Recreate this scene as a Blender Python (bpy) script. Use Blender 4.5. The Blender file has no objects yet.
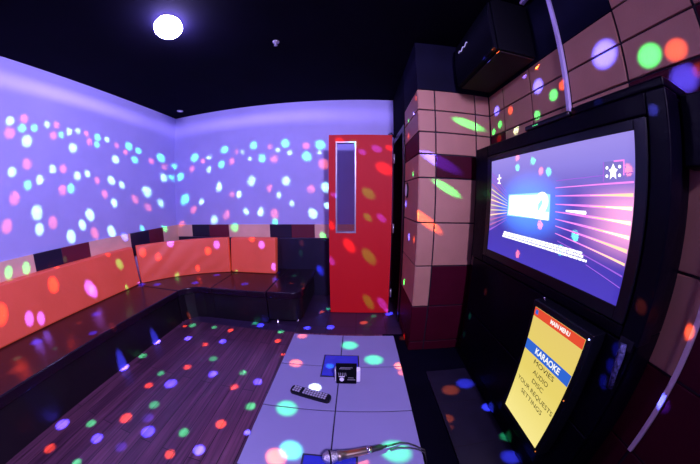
import bpy, bmesh, math, random
from mathutils import Vector, Matrix
random.seed(7)
S = bpy.context.scene
COL = S.collection
PI = math.pi

# ------------------------------------------------------------ materials
def mat(name, col, rough=.5, metal=0, emit=None, es=0, coat=0, spec=.5, alpha=1, trans=0):
    m = bpy.data.materials.new(name); m.use_nodes = True
    b = m.node_tree.nodes['Principled BSDF']
    b.inputs['Base Color'].default_value = (*col, 1)
    b.inputs['Roughness'].default_value = rough
    b.inputs['Metallic'].default_value = metal
    b.inputs['Specular IOR Level'].default_value = spec
    b.inputs['Coat Weight'].default_value = coat
    b.inputs['Transmission Weight'].default_value = trans
    if emit: b.inputs['Emission Color'].default_value = (*emit, 1); b.inputs['Emission Strength'].default_value = es
    return m
def nodes(m): return m.node_tree.nodes, m.node_tree.links, m.node_tree.nodes['Principled BSDF']
def noise_tint(m, scale=6, lo=.8, hi=1.15, bump=0, bscale=60, stretch=(1,1,1)):
    n, l, b = nodes(m); c = tuple(b.inputs['Base Color'].default_value)
    tc = n.new('ShaderNodeTexCoord'); mp = n.new('ShaderNodeMapping'); mp.inputs['Scale'].default_value = stretch
    l.new(tc.outputs['Object'], mp.inputs['Vector'])
    t = n.new('ShaderNodeTexNoise'); t.inputs['Scale'].default_value = scale; t.inputs['Detail'].default_value = 4
    l.new(mp.outputs[0], t.inputs['Vector'])
    r = n.new('ShaderNodeMapRange'); r.inputs['From Min'].default_value = .3; r.inputs['From Max'].default_value = .7
    r.inputs['To Min'].default_value = lo; r.inputs['To Max'].default_value = hi
    l.new(t.outputs['Fac'], r.inputs['Value'])
    v = n.new('ShaderNodeVectorMath'); v.operation = 'SCALE'; v.inputs[0].default_value = c[:3]
    l.new(r.outputs[0], v.inputs['Scale']); l.new(v.outputs[0], b.inputs['Base Color'])
    if bump:
        t2 = n.new('ShaderNodeTexNoise'); t2.inputs['Scale'].default_value = bscale; t2.inputs['Detail'].default_value = 3
        l.new(mp.outputs[0], t2.inputs['Vector'])
        bp = n.new('ShaderNodeBump'); bp.inputs['Strength'].default_value = bump; bp.inputs['Distance'].default_value = .01
        l.new(t2.outputs['Fac'], bp.inputs['Height']); l.new(bp.outputs[0], b.inputs['Normal'])
    return m

M = {}
M['wall'] = noise_tint(mat('lavender_wall', (.52, .53, 1.0), .75), 3, .95, 1.05)
M['black_paint'] = noise_tint(mat('black_paint', (.0025, .002, .009), .9, spec=.05), 4, .8, 1.2)
M['navy_paint'] = noise_tint(mat('navy_paint', (.003, .003, .016), .7, spec=.1), 4, .8, 1.2)
M['frame_black'] = mat('door_frame_black', (.006, .006, .012), .35)
M['cream'] = noise_tint(mat('cream_tile', (.46, .225, .155), .5, spec=.3), 5, .92, 1.06, .15, 90)
M['maroon'] = noise_tint(mat('maroon_tile', (.055, .002, .012), .5, spec=.1), 5, .9, 1.1, .15, 90)
M['navy'] = noise_tint(mat('navy_pad', (.014, .012, .04), .4), 5, .9, 1.1, .15, 90)
M['grout'] = mat('dark_grout', (.008, .004, .012), .7)
M['cream_pad'] = noise_tint(mat('cream_pad', (.95, .62, .46), .5), 5, .92, 1.06, .15, 60)
M['maroon_pad'] = noise_tint(mat('maroon_pad', (.14, .012, .035), .5), 5, .9, 1.1, .15, 60)
M['orange'] = noise_tint(mat('orange_vinyl', (.88, .125, .085), .45, emit=(1, .12, .03), es=.16), 3, .9, 1.08, .2, 25)  # faint glow put into the vinyl, imitating fluorescence under blacklight
M['door_red'] = noise_tint(mat('red_door_paint', (.30, .011, .018), .6, emit=(1, .002, .002), es=.20, spec=.3), 2, .94, 1.04)  # self-glow added to brighten the red leaf, which is no light source
M['vinyl'] = noise_tint(mat('black_vinyl', (.014, .005, .016), .25, spec=.4), 4, .8, 1.2, .15, 30)
M['vinyl_side'] = noise_tint(mat('black_vinyl_front', (.010, .006, .012), .4), 4, .8, 1.2)
M['table'] = noise_tint(mat('table_laminate', (.23, .22, .40), .4, spec=.3), 3, .97, 1.03)
M['table_groove'] = mat('table_groove', (.01, .01, .03), .6)
M['table_base'] = mat('table_base', (.01, .008, .012), .5)
M['inset_blue'] = mat('blue_inset', (.03, .04, .45), .25)
M['cab'] = noise_tint(mat('black_gloss_cabinet', (.0015, .001, .005), .38, spec=.07), 6, .7, 1.4, .25, 18)
M['plastic'] = mat('black_plastic', (.004, .004, .008), .3, spec=.3)
M['plastic_matt'] = mat('matt_black_plastic', (.002, .002, .005), .7, spec=.08)
M['chrome'] = mat('chrome', (.75, .75, .78), .2, 1)
M['silver'] = mat('silver_trim', (.55, .55, .62), .35, .6)
M['brass'] = mat('champagne_metal', (.45, .38, .28), .3, 1)
M['white'] = mat('white_paper', (.85, .85, .9), .5)
M['conduit'] = mat('white_conduit', (.62, .55, .85), .45)
M['strip'] = mat('pale_trim', (.75, .55, .62), .45)
M['rubber'] = mat('black_rubber', (.012, .012, .014), .5)
M['grey_key'] = mat('grey_key', (.35, .34, .45), .5)
M['mat_dark'] = noise_tint(mat('dark_mat', (.016, .013, .032), .5, spec=.3), 8, .8, 1.2)
M['led_green'] = mat('green_led', (0, .2, .05), .4, emit=(.1, 1, .3), es=1.2)
M['led_blue'] = mat('blue_led', (.1, .1, .4), .4, emit=(.35, .4, 1), es=5)
M['led_red'] = mat('red_led', (.3, .05, .0), .4, emit=(1, .25, .05), es=.8)
M['spk'] = noise_tint(mat('speaker_grille', (.002, .002, .007), .7, spec=.08), 80, .6, 1.4, .4, 160)
M['spk_bottom'] = mat('speaker_bottom', (.02, .012, .012), .7, spec=.2)
M['dome'] = mat('dome_glow', (.8, .8, 1), .3, emit=(.46, .37, 1), es=1)
M['logo'] = mat('pale_logo', (.5, .5, .7), .4, emit=(.6, .55, 1), es=.35)
def em(name, col, s):
    m = bpy.data.materials.new(name); m.use_nodes = True
    n = m.node_tree.nodes; n.clear()
    e = n.new('ShaderNodeEmission'); o = n.new('ShaderNodeOutputMaterial')
    e.inputs['Color'].default_value = (*col, 1); e.inputs['Strength'].default_value = s
    m.node_tree.links.new(e.outputs[0], o.inputs[0]); return m
M['glass'] = mat('door_glass', (.75, .8, .95), .05, trans=1, spec=.5)
M['glass'].node_tree.nodes['Principled BSDF'].inputs['IOR'].default_value = 1.05

# wooden planks running away from the camera
def plank_mat():
    m = mat('dark_plank_floor', (.08, .03, .05), .28); n, l, b = nodes(m)
    tc = n.new('ShaderNodeTexCoord'); mp = n.new('ShaderNodeMapping'); mp.inputs['Rotation'].default_value = (0, 0, PI/2)
    l.new(tc.outputs['Object'], mp.inputs['Vector'])
    br = n.new('ShaderNodeTexBrick'); br.inputs['Scale'].default_value = 1
    br.inputs['Brick Width'].default_value = 1.2; br.inputs['Row Height'].default_value = .09
    br.inputs['Mortar Size'].default_value = .0025; br.inputs['Mortar Smooth'].default_value = .2
    br.inputs['Color1'].default_value = (.15, .052, .10, 1); br.inputs['Color2'].default_value = (.085, .030, .065, 1)
    br.inputs['Mortar'].default_value = (.012, .006, .012, 1)
    l.new(mp.outputs[0], br.inputs['Vector'])
    mp2 = n.new('ShaderNodeMapping'); mp2.inputs['Scale'].default_value = (40, 1.5, 1)
    l.new(tc.outputs['Object'], mp2.inputs['Vector'])
    t = n.new('ShaderNodeTexNoise'); t.inputs['Scale'].default_value = 1.5; t.inputs['Detail'].default_value = 5
    l.new(mp2.outputs[0], t.inputs['Vector'])
    r = n.new('ShaderNodeMapRange'); r.inputs['From Min'].default_value = .3; r.inputs['From Max'].default_value = .7
    r.inputs['To Min'].default_value = .5; r.inputs['To Max'].default_value = 1.5
    l.new(t.outputs['Fac'], r.inputs['Value'])
    v = n.new('ShaderNodeVectorMath'); v.operation = 'SCALE'
    l.new(br.outputs['Color'], v.inputs[0]); l.new(r.outputs[0], v.inputs['Scale']); l.new(v.outputs[0], b.inputs['Base Color'])
    return m
M['plank'] = plank_mat()
def tile_floor_mat():
    m = mat('dark_tile_floor', (.03, .02, .05), .3); n, l, b = nodes(m)
    tc = n.new('ShaderNodeTexCoord')
    br = n.new('ShaderNodeTexBrick'); br.offset = 0; br.inputs['Scale'].default_value = 1
    br.inputs['Brick Width'].default_value = .31; br.inputs['Row Height'].default_value = .31
    br.inputs['Mortar Size'].default_value = .004
    br.inputs['Color1'].default_value = (.05, .026, .06, 1); br.inputs['Color2'].default_value = (.04, .022, .07, 1)
    br.inputs['Mortar'].default_value = (.012, .008, .02, 1)
    l.new(tc.outputs['Object'], br.inputs['Vector']); l.new(br.outputs['Color'], b.inputs['Base Color']); return m
M['floor_tile'] = tile_floor_mat()
# wrinkled orange for the corner cushion
def wrinkle(m):
    m = m.copy(); n, l, b = nodes(m); tc = n.new('ShaderNodeTexCoord'); mp = n.new('ShaderNodeMapping')
    mp.inputs['Rotation'].default_value = (0, -PI*.24, 0)
    l.new(tc.outputs['Object'], mp.inputs['Vector'])
    w = n.new('ShaderNodeTexWave'); w.inputs['Scale'].default_value = 2.0; w.inputs['Distortion'].default_value = 5; w.inputs['Detail'].default_value = 1
    l.new(mp.outputs[0], w.inputs['Vector'])
    bp = n.new('ShaderNodeBump'); bp.inputs['Strength'].default_value = .3; bp.inputs['Distance'].default_value = .02
    l.new(w.outputs['Fac'], bp.inputs['Height']); l.new(bp.outputs[0], b.inputs['Normal']); return m
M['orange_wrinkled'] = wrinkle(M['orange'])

# ------------------------------------------------------------ mesh builder
class MB:
    def __init__(s): s.bm = bmesh.new(); s.mats = []
    def mi(s, m):
        if m not in s.mats: s.mats.append(m)
        return s.mats.index(m)
    def poly(s, vs, faces, m):
        k = s.mi(m); v = [s.bm.verts.new(p) for p in vs]
        for f in faces:
            try: fc = s.bm.faces.new([v[i] for i in f]); fc.material_index = k
            except ValueError: pass
        return v
    def box(s, x0, x1, y0, y1, z0, z1, m):
        p = [(x, y, z) for z in (z0, z1) for y in (y0, y1) for x in (x0, x1)]
        return s.poly(p, [(0,2,3,1), (4,5,7,6), (0,1,5,4), (2,6,7,3), (0,4,6,2), (1,3,7,5)], m)
    def prism(s, pts, z0, z1, m, axis='z'):      # pts: 2D outline; axis z -> (x,y), x -> (y,z), y -> (x,z)
        def P(a, b, c): return {'z': (a, b, c), 'x': (c, a, b), 'y': (a, c, b)}[axis]
        n = len(pts); vs = [P(a, b, z0) for a, b in pts] + [P(a, b, z1) for a, b in pts]
        s.poly(vs, [tuple(range(n))[::-1], tuple(range(n, 2*n))] + [(i, (i+1) % n, n+(i+1) % n, n+i) for i in range(n)], m)
    def tile(s, o, a, b, nrm, m, th=.010, ch=.003, gap=.0055):   # raised padded tile on a plane: origin, two edge vectors, normal
        o, a, b, nn = Vector(o), Vector(a), Vector(b), Vector(nrm)
        ua, ub = a.normalized(), b.normalized()
        o = o + ua*gap + ub*gap; a = a - ua*2*gap; b = b - ub*2*gap
        lo = [o, o+a, o+a+b, o+b]
        mid = [p + nn*(th-ch*.6) for p in lo]
        hi = [o+ua*ch+ub*ch+nn*th, o+a-ua*ch+ub*ch+nn*th, o+a+b-ua*ch-ub*ch+nn*th, o+b+ua*ch-ub*ch+nn*th]
        f = [(0,1,5,4), (1,2,6,5), (2,3,7,6), (3,0,4,7), (4,5,9,8), (5,6,10,9), (6,7,11,10), (7,4,8,11), (8,9,10,11)]
        s.poly([tuple(p) for p in lo+mid+hi], f, m)
    def tube(s, pts, r, m, seg=10, cap=True):
        k = s.mi(m); pts = [Vector(p) for p in pts]; rings = []
        rr = r if isinstance(r, (list, tuple)) else [r]*len(pts)
        up = Vector((0, 0, 1))
        for i, p in enumerate(pts):
            d = (pts[min(i+1, len(pts)-1)] - pts[max(i-1, 0)]).normalized()
            u = up if abs(d.dot(up)) < .95 else Vector((1, 0, 0))
            a = d.cross(u).normalized(); b = a.cross(d).normalized()
            rings.append([s.bm.verts.new(p + (a*math.cos(t)+b*math.sin(t))*rr[i]) for t in [2*PI*j/seg for j in range(seg)]])
        for i in range(len(rings)-1):
            for j in range(seg):
                f = s.bm.faces.new((rings[i][j], rings[i][(j+1) % seg], rings[i+1][(j+1) % seg], rings[i+1][j])); f.material_index = k; f.smooth = True
        if cap:
            for rg in (rings[0][::-1], rings[-1]):
                f = s.bm.faces.new(rg); f.material_index = k
    def lathe(s, prof, c, m, seg=28, axis=(0, 0, 1)):   # prof: (radius, height)
        k = s.mi(m); q = Vector((0, 0, 1)).rotation_difference(Vector(axis)); rings = []
        for r, h in prof:
            rings.append([s.bm.verts.new(Vector(c) + q @ Vector((max(r, 1e-5)*math.cos(2*PI*j/seg), max(r, 1e-5)*math.sin(2*PI*j/seg), h))) for j in range(seg)])
        for i in range(len(rings)-1):
            for j in range(seg):
                f = s.bm.faces.new((rings[i][j], rings[i][(j+1) % seg], rings[i+1][(j+1) % seg], rings[i+1][j])); f.material_index = k; f.smooth = True
    def build(s, name, parent=None, bevel=0, seg=2, label=None, smooth=False, recalc=True):
        if recalc: bmesh.ops.recalc_face_normals(s.bm, faces=s.bm.faces)
        me = bpy.data.meshes.new(name)
        s.bm.to_mesh(me); s.bm.free()
        for m in s.mats: me.materials.append(m)
        o = bpy.data.objects.new(name, me); COL.objects.link(o)
        if smooth:
            for p in me.polygons: p.use_smooth = True
        if parent is not None:
            o.parent = parent
            w = Vector((0, 0, 0)); q = parent
            while q is not None: w += q.location; q = q.parent
            me.transform(Matrix.Translation(-w))
        if bevel:
            b = o.modifiers.new('bevel', 'BEVEL'); b.width = bevel; b.segments = seg; b.limit_method = 'ANGLE'; b.angle_limit = .6
            if smooth is False:
                for p in me.polygons: p.use_smooth = True
                w2 = o.modifiers.new('wn', 'WEIGHTED_NORMAL'); w2.keep_sharp = True
        if label: o['label'] = label
        return o
def tag(o, label, cat, group=None):
    o['label'] = label; o['category'] = cat
    if group: o['group'] = group
    return o
def thing(name, loc, label, cat, group=None):
    o = bpy.data.objects.new(name, None); COL.objects.link(o); o.location = loc; o.empty_display_size = .1
    return tag(o, label, cat, group)
def struct(o, label=None, cat=None):
    o['kind'] = 'structure'
    if label: o['label'] = label
    if cat: o['category'] = cat
    return o
def text_verts(txt, size, bold=0):
    cu = bpy.data.curves.new('t', 'FONT'); cu.body = txt; cu.size = size; cu.offset = bold
    cu.align_x = 'CENTER'; cu.align_y = 'CENTER'; cu.resolution_u = 4
    ob = bpy.data.objects.new('t', cu); COL.objects.link(ob)
    bpy.context.view_layer.update()
    me = bpy.data.meshes.new_from_object(ob)
    vs = [v.co.copy() for v in me.vertices]; fs = [tuple(p.vertices) for p in me.polygons]
    bpy.data.objects.remove(ob); bpy.data.curves.remove(cu); bpy.data.meshes.remove(me)
    return vs, fs
def add_text(mb, txt, origin, right, up, size, m, width=None, bold=0):
    vs, fs = text_verts(txt, size, bold)
    if not vs: return
    k = 1
    if width:
        w = max(v.x for v in vs) - min(v.x for v in vs); k = width / w
    R, U, O = Vector(right), Vector(up), Vector(origin)
    mb.poly([tuple(O + R*v.x*k + U*v.y) for v in vs], fs, m)

# ------------------------------------------------------------ measured room
XL, YB, XR, YP, XP, ZC = -2.747, 2.996, 1.078, 1.756, .467, 2.612
YN = -1.6                                    # wall behind the viewer
ZW = .985
# floor
f = MB(); f.box(XL-.1, .262, YN-.1, 2.03, -.06, 0, M['plank']); f.box(.262, XR+.1, YN-.1, 2.03, -.06, 0, M['black_paint'])
f.box(XL-.1, 2.1, 2.03, YB+.3, -.06, 0, M['floor_tile'])
struct(f.build('floor'), 'dark reddish plank floor with a dark tiled strip by the door', 'floor')
c = MB(); c.box(XL-.1, 2.1, YN-.1, YB+.3, ZC, ZC+.08, M['black_paint'])
struct(c.build('ceiling'), 'flat black painted ceiling', 'ceiling')
w = MB(); w.box(XL-.1, XL, YN-.1, YB+.1, 0, ZC, M['wall'])
struct(w.build('wall_left'), 'pale wall glowing lavender above the long orange seat back', 'wall')
w = MB(); w.box(XL, XP+.02, YB, YB+.1, 0, ZC, M['wall'])
struct(w.build('wall_back'), 'pale lavender wall behind the red door', 'wall')
w = MB(); w.box(XL, XR+.1, YN-.1, YN, 0, ZC, M['wall'])
struct(w.build('wall_front'), 'plain wall behind the viewer', 'wall')

# right wall with padded tiles
ROWS = [0, .095, .443, .796, 1.144, 1.490, 1.672, 1.845, 2.020, 2.190, 2.365, ZC]
w = MB()
w.box(XR+.010, XR+.12, YN, YP, 0, ZC, M['grout'])
ycols = [YP, 1.552, 1.241, .930, .602, .270, -.06, -.39, -.72, -1.05, -1.38, YN]
for i in range(len(ycols)-1):
    a, b = ycols[i], ycols[i+1]
    for j in range(len(ROWS)-1):
        z0, z1 = ROWS[j], ROWS[j+1]
        m = M['cream']
        if z0 >= 2.36 or (z0 > 2.1 and a > .61): m = M['navy_paint']
        elif j <= 1: m = M['maroon']
        elif j == 6 and (a > 1.6 or a < .61): m = M['maroon']
        elif a < .28 and j in (2, 3, 5): m = M['maroon']
        elif a > .28 and j == 2: m = M['maroon']
        elif a < .28 and (i + j) % 2 == 0 and j < 8: m = M['maroon']
        if m is M['navy_paint']:
            w.box(XR, XR+.012, b, a, z0, z1, m); continue
        w.tile((XR+.010, a, z0), (0, b-a, 0), (0, 0, z1-z0), (-1, 0, 0), m)
struct(w.build('wall_right', recalc=True), 'tiled wall of cream and maroon padded squares behind the television', 'wall')

# corner pier: front face (towards viewer), side face (towards the seats)
w = MB()
w.box(XP+.010, XR+.01, YP+.010, 2.27, 0, 2.19, M['grout'])
w.box(XP, XR+.12, YP, 2.27, 2.19, ZC, M['navy_paint'])
xcols = [XP, .604, .9464, XR]
for i in range(3):
    for j in range(9):
        z0, z1 = ROWS[j], ROWS[j+1]
        m = M['cream']
        if j <= 1: m = M['maroon']
        if j == 2 and i > 0: m = M['maroon']
        if j == 5 and i == 1: m = M['maroon']
        w.tile((xcols[i], YP+.010, z0), (xcols[i+1]-xcols[i], 0, 0), (0, 0, z1-z0), (0, -1, 0), m)
for j in range(9):
    z0, z1 = ROWS[j], ROWS[j+1]
    m = M['maroon'] if j <= 1 or j == 6 else M['cream']
    w.tile((XP+.010, 2.27, z0), (0, YP-2.27, 0), (0, 0, z1-z0), (-1, 0, 0), m)
struct(w.build('wall_pier'), 'projecting tiled pier between the red door and the television', 'wall')
# wall past the doorway, with the dark opening
w = MB()
w.box(XP, XP+.12, 2.96, YB, 0, ZC, M['black_paint'])
w.box(XP, XP+.12, 2.27, 2.96, 2.06, ZC, M['black_paint'])
w.box(XP+.12, 2.1, YB, YB+.1, 0, ZC, M['black_paint'])
w.box(2.0, 2.1, 2.27, YB, 0, ZC, M['black_paint'])
w.box(XR, 2.1, 2.2, 2.27, 0, ZC, M['black_paint'])
struct(w.build('wall_passage'), 'dark wall around the open doorway', 'wall')
d = MB()
d.box(XP-.012, XP+.13, 2.275, 2.34, 0, 2.06, M['frame_black'])
d.box(XP-.012, XP+.13, 2.92, 2.985, 0, 2.06, M['frame_black'])
d.box(XP-.012, XP+.13, 2.34, 2.92, 2.0, 2.06, M['frame_black'])
struct(d.build('trim_1', bevel=.004), 'black door frame beside the tiled pier', 'door frame')

# coloured band under the lavender walls + dark dado panel
t = MB()
yb = [YN, -1.27, -.96, -.33, -.02, .29, .926, 1.207, 1.524, 2.091, 2.40, 2.668, YB]
cs = ['navy', 'maroon_pad', 'cream_pad', 'navy', 'maroon_pad', 'cream_pad', 'navy', 'maroon_pad', 'cream_pad', 'navy', 'maroon_pad', 'cream_pad']
for i, cn in enumerate(cs):
    t.tile((XL, yb[i], .70), (0, yb[i+1]-yb[i], 0), (0, 0, ZW-.70), (1, 0, 0), M[cn], th=.022, gap=.001)
struct(t.build('trim_2'), 'band of cream, black and maroon wall pads along the left wall', 'wall trim')
t = MB()
xb = [XL+.022, -2.435, -2.12, -1.79, -1.165, -.862, -.55, .09, .45]
cs = ['cream_pad', 'navy', 'maroon_pad', 'cream_pad', 'navy', 'maroon_pad', 'cream_pad', 'navy']
for i, cn in enumerate(cs):
    t.tile((xb[i], YB, .806), (xb[i+1]-xb[i], 0, 0), (0, 0, ZW-.806), (0, -1, 0), M[cn], th=.022, gap=.001)
struct(t.build('trim_3'), 'band of cream, black and maroon wall pads along the back wall', 'wall trim')
t = MB()
for a, b in ((XL+.03, -1.9), (-1.9, -1.03), (-1.03, -.36), (-.36, .45)):
    t.tile((a, YB, 0), (b-a, 0, 0), (0, 0, .800), (0, -1, 0), M['navy'], th=.022, gap=.002)
struct(t.build('trim_4'), 'dark navy padded panel on the back wall beside the red door', 'wall panel')

# ------------------------------------------------------------ red door leaf, open into the room
dr = thing('door_1', (.39, 2.495, 0), 'tall red door leaf standing open with a narrow glass slit', 'door')
dr['kind'] = 'structure'
X0, X1, Y0, Y1 = -.300, .372, 2.475, 2.515
gx0, gx1, gz0, gz1 = -.215, -.022, .962, 1.915
L = MB()
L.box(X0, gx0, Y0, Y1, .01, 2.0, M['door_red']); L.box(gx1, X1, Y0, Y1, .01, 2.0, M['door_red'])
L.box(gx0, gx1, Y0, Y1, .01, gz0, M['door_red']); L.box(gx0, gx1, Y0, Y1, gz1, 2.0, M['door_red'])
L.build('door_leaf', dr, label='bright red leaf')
L = MB(); b = .012
for (a0, a1, c0, c1) in ((gx0-b, gx0+.004, gz0-b, gz1+b), (gx1-.004, gx1+b, gz0-b, gz1+b), (gx0+.004, gx1-.004, gz1-.004, gz1+b), (gx0+.004, gx1-.004, gz0-b, gz0+.004)):
    L.box(a0, a1, Y0-.006, Y1+.006, c0, c1, M['silver'])
L.build('window_frame', dr, bevel=.002, label='thin silver frame around the glass slit')
L = MB(); L.box(gx0+.003, gx1-.003, 2.492, 2.497, gz0+.003, gz1-.003, M['glass']); L.build('glass_pane', dr)
L = MB()
L.tube([(.385, 2.50, 2.0), (.375, 2.55, 2.04), (.36, 2.64, 2.055), (.40, 2.72, 2.055), (.455, 2.76, 2.055)], .009, M['frame_black'])
L.box(.20, .37, 2.515, 2.555, 1.95, 2.01, M['frame_black'])
L.build('door_closer', dr)
L = MB()
for z in (.25, 1.0, 1.75): L.tube([(.395, 2.50, z-.05), (.395, 2.50, z+.05)], .010, M['silver'])
L.build('hinge', dr)

# ------------------------------------------------------------ bench seating
ZS = .380
def slab(mb, A, B, n, th, z0, z1, lean, m):
    """seat-back pad whose front foot runs A->B (xy), n = unit vector pointing back to the wall"""
    A, B, n = Vector((*A, 0)), Vector((*B, 0)), Vector((*n, 0))
    up = Vector((0, 0, 1)); q = []
    for P in (A, B):
        q += [P+up*z0, P+n*lean+up*z1, P+n*(lean+th)+up*z1, P+n*(th*.9)+up*z0]
    mb.poly([tuple(v) for v in q], [(0,1,2,3), (4,7,6,5), (0,4,5,1), (1,5,6,2), (2,6,7,3), (3,7,4,0)], m)
def bench(name, loc, label): return thing(name, loc, label, 'bench', 'padded bench units along the walls')
xw = XL+.022
b1 = bench('wall_bench', (-2.3, .3, 0), 'long black vinyl bench with a long orange seat back along the left wall')
p = MB(); p.box(XL+.024, -1.945, YN+.01, 1.96, 0.0, ZS-.075, M['vinyl_side']); p.build('bench_base', b1)
p = MB(); p.box(XL+.024, -1.925, YN+.01, 1.975, ZS-.073, ZS, M['vinyl']); p.build('seat', b1, bevel=.012, label='glossy black vinyl seat')
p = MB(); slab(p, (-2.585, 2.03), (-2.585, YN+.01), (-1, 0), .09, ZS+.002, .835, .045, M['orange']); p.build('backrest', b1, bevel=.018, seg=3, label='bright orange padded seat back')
p = MB()
b2 = bench('corner_bench', (-2.3, 2.5, 0), 'black vinyl corner bench with a wrinkled orange seat back across the corner')
out = [(XL+.024, 1.98), (-1.925, 1.98), (-1.90, 2.04), (-1.82, 2.115), (-1.70, 2.14), (-1.60, 2.14), (-1.60, YB-.024), (XL+.024, YB-.024)]
oi = [(x-(.02 if -1.95 < x < -1.65 else 0), y+(.02 if 2.0 < y < 2.5 else 0)) for x, y in out]
p.prism(oi, 0, ZS-.075, M['vinyl_side']); p.build('bench_base', b2)
p = MB(); p.prism(out, ZS-.073, ZS, M['vinyl']); p.build('seat', b2, bevel=.012, label='glossy black vinyl corner seat')
# curved orange pad across the corner
p = MB(); path = [(-2.585, 2.045), (-2.50, 2.17), (-2.38, 2.31), (-2.23, 2.44), (-2.05, 2.56), (-1.86, 2.65), (-1.665, 2.715)]
k = p.mi(M['orange_wrinkled']); rings = []
for i, P in enumerate(path):
    a, c2 = Vector(path[max(i-1, 0)]), Vector(path[min(i+1, len(path)-1)])
    tdir = (c2-a).normalized(); nn = Vector((-tdir.y, tdir.x))
    P = Vector(P)
    rings.append([p.bm.verts.new((*q, z)) for q, z in ((P, ZS+.002), (P+nn*.012, .60), (P+nn*.045, .832), (P+nn*.06, .84), (P+nn*.125, .835), (P+nn*.08, ZS+.002))])
for i in range(len(rings)-1):
    for j in range(6):
        fc = p.bm.faces.new((rings[i][j], rings[i][(j+1) % 6], rings[i+1][(j+1) % 6], rings[i+1][j])); fc.material_index = k; fc.smooth = True
p.bm.faces.new(rings[0]); p.bm.faces.new(rings[-1][::-1])
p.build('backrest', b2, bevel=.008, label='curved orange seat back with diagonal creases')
b3 = bench('wall_bench', (-1.3, 2.55, 0), 'black vinyl bench with a short orange seat back under the back wall')
p = MB(); p.box(-1.598, -.945, 2.165, YB-.024, 0, ZS-.075, M['vinyl_side']); p.build('bench_base', b3)
p = MB(); p.box(-1.597, -.935, 2.14, YB-.024, ZS-.073, ZS, M['vinyl']); p.build('seat', b3, bevel=.012)
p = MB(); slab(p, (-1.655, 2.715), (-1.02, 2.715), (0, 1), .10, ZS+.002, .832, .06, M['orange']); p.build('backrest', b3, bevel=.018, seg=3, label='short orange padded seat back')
b4 = bench('end_bench', (-.75, 2.55, 0), 'dark bench end without a seat back beside the red door')
def rnd(x0, x1, y0, y1, r):
    o = [(x0, y0)] + [(x1-r+r*math.sin(t), y0+r-r*math.cos(t)) for t in [PI/2*i/6 for i in range(7)]] + [(x1, y1), (x0, y1)]
    return o
p = MB(); p.prism(rnd(-.935, -.575, 2.175, YB-.024, .12), .05, ZS-.075, M['vinyl_side']); p.build('bench_base', b4)
p = MB(); p.prism(rnd(-.933, -.555, 2.15, YB-.024, .13), ZS-.073, ZS, M['vinyl']); p.build('seat', b4, bevel=.012)
for x, y in ((-.845, 2.19), (-.64, 2.25), (-.64, 2.90)):
    p = MB(); p.lathe([(0, 0), (.02, 0), (.02, .01), (.011, .016), (.011, .05), (0, .05)], (x, y, 0), M['chrome'], 16); p.build('leg', b4, label='small chrome foot')

# ------------------------------------------------------------ low table
TZ = .45
tx, ty = [-.409, -.083, .248], [1.330, 1.023, .725, .425, .125, -.175]
tb = thing('low_table', (-.08, .58, 0), 'long low table with a pale laminate top in squares divided by dark lines', 'table')
p = MB(); p.box(tx[0]+.001, tx[2]-.001, ty[-1]+.001, ty[0]-.001, TZ-.055, TZ-.004, M['table_groove'])
for i in range(2):
    for j in range(5):
        p.tile((tx[i], ty[j+1], TZ-.005), (tx[i+1]-tx[i], 0, 0), (0, ty[j]-ty[j+1], 0), (0, 0, 1), M['table'], th=.005, ch=.0015, gap=.002 if i == 9 else .0028)
p.build('tabletop', tb)
p = MB(); p.box(-.30, .14, -.05, 1.20, 0, TZ-.056, M['table_base']); p.build('table_base', tb, bevel=.006)
for x0, y0, s_ in ((-.178, .938, 0), (-.183, .33, 0)):
    p = MB(); p.box(x0, x0+.197, y0, y0+.180, TZ+.0005, TZ+.003, M['table_groove'])
    p.tile((x0+.006, y0+.006, TZ+.003), (.185, 0, 0), (0, .168, 0), (0, 0, 1), M['inset_blue'], th=.002, ch=.001, gap=.001)
    p.build('square_inset', tb, label='small blue square with a dark border let into the table top')

# remote control
a, b = Vector((-.300, .832, 0)), Vector((-.108, .782, 0))
rm = thing('remote_control', (-.204, .807, TZ), 'black remote control with rows of grey keys lying on the table', 'remote')
ax = (b-a).normalized(); sd = Vector((-ax.y, ax.x, 0)); cen = (a+b)/2
def RP(u, v, z): return tuple(cen + ax*u + sd*v + Vector((0, 0, TZ+z)))
p = MB(); n = 10; out = []
for s1, ang0 in ((1, -90), (1, 0), (-1, 90), (-1, 180)):
    for q in range(5):
        t = math.radians(ang0 + 90*q/4); r = .014
        out.append((s1*(.098-r) + r*math.cos(t), ((.023-r) if ang0 in (0, 90) else -(.023-r)) + r*math.sin(t)))
N = len(out); vs = [RP(u, v, .001) for u, v in out] + [RP(u, v, .014) for u, v in out] + [RP(u*.975, v*.88, .019) for u, v in out]
p.poly(vs, [tuple(range(N))[::-1], tuple(range(2*N, 3*N))] + [(i, (i+1) % N, N+(i+1) % N, N+i) for i in range(N)] + [(N+i, N+(i+1) % N, 2*N+(i+1) % N, 2*N+i) for i in range(N)], M['plastic'])
p.build('remote_body', rm)
p = MB()
for i in range(13):
    for j in range(3):
        if i in (3,) : continue
        u, v = -.080+i*.0128, (-.012, 0, .012)[j]; h1, h2 = .0045, .0040
        q = [RP(u+du*h1, v+dv*h2, z) for z in (.0188, .0215) for du, dv in ((-1, -1), (1, -1), (1, 1), (-1, 1))]
        p.poly(q, [(4,5,6,7), (0,1,5,4), (1,2,6,5), (2,3,7,6), (3,0,4,7)], M['grey_key'])
o = p.build('keypad', rm, label='rows of small grey keys')

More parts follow.
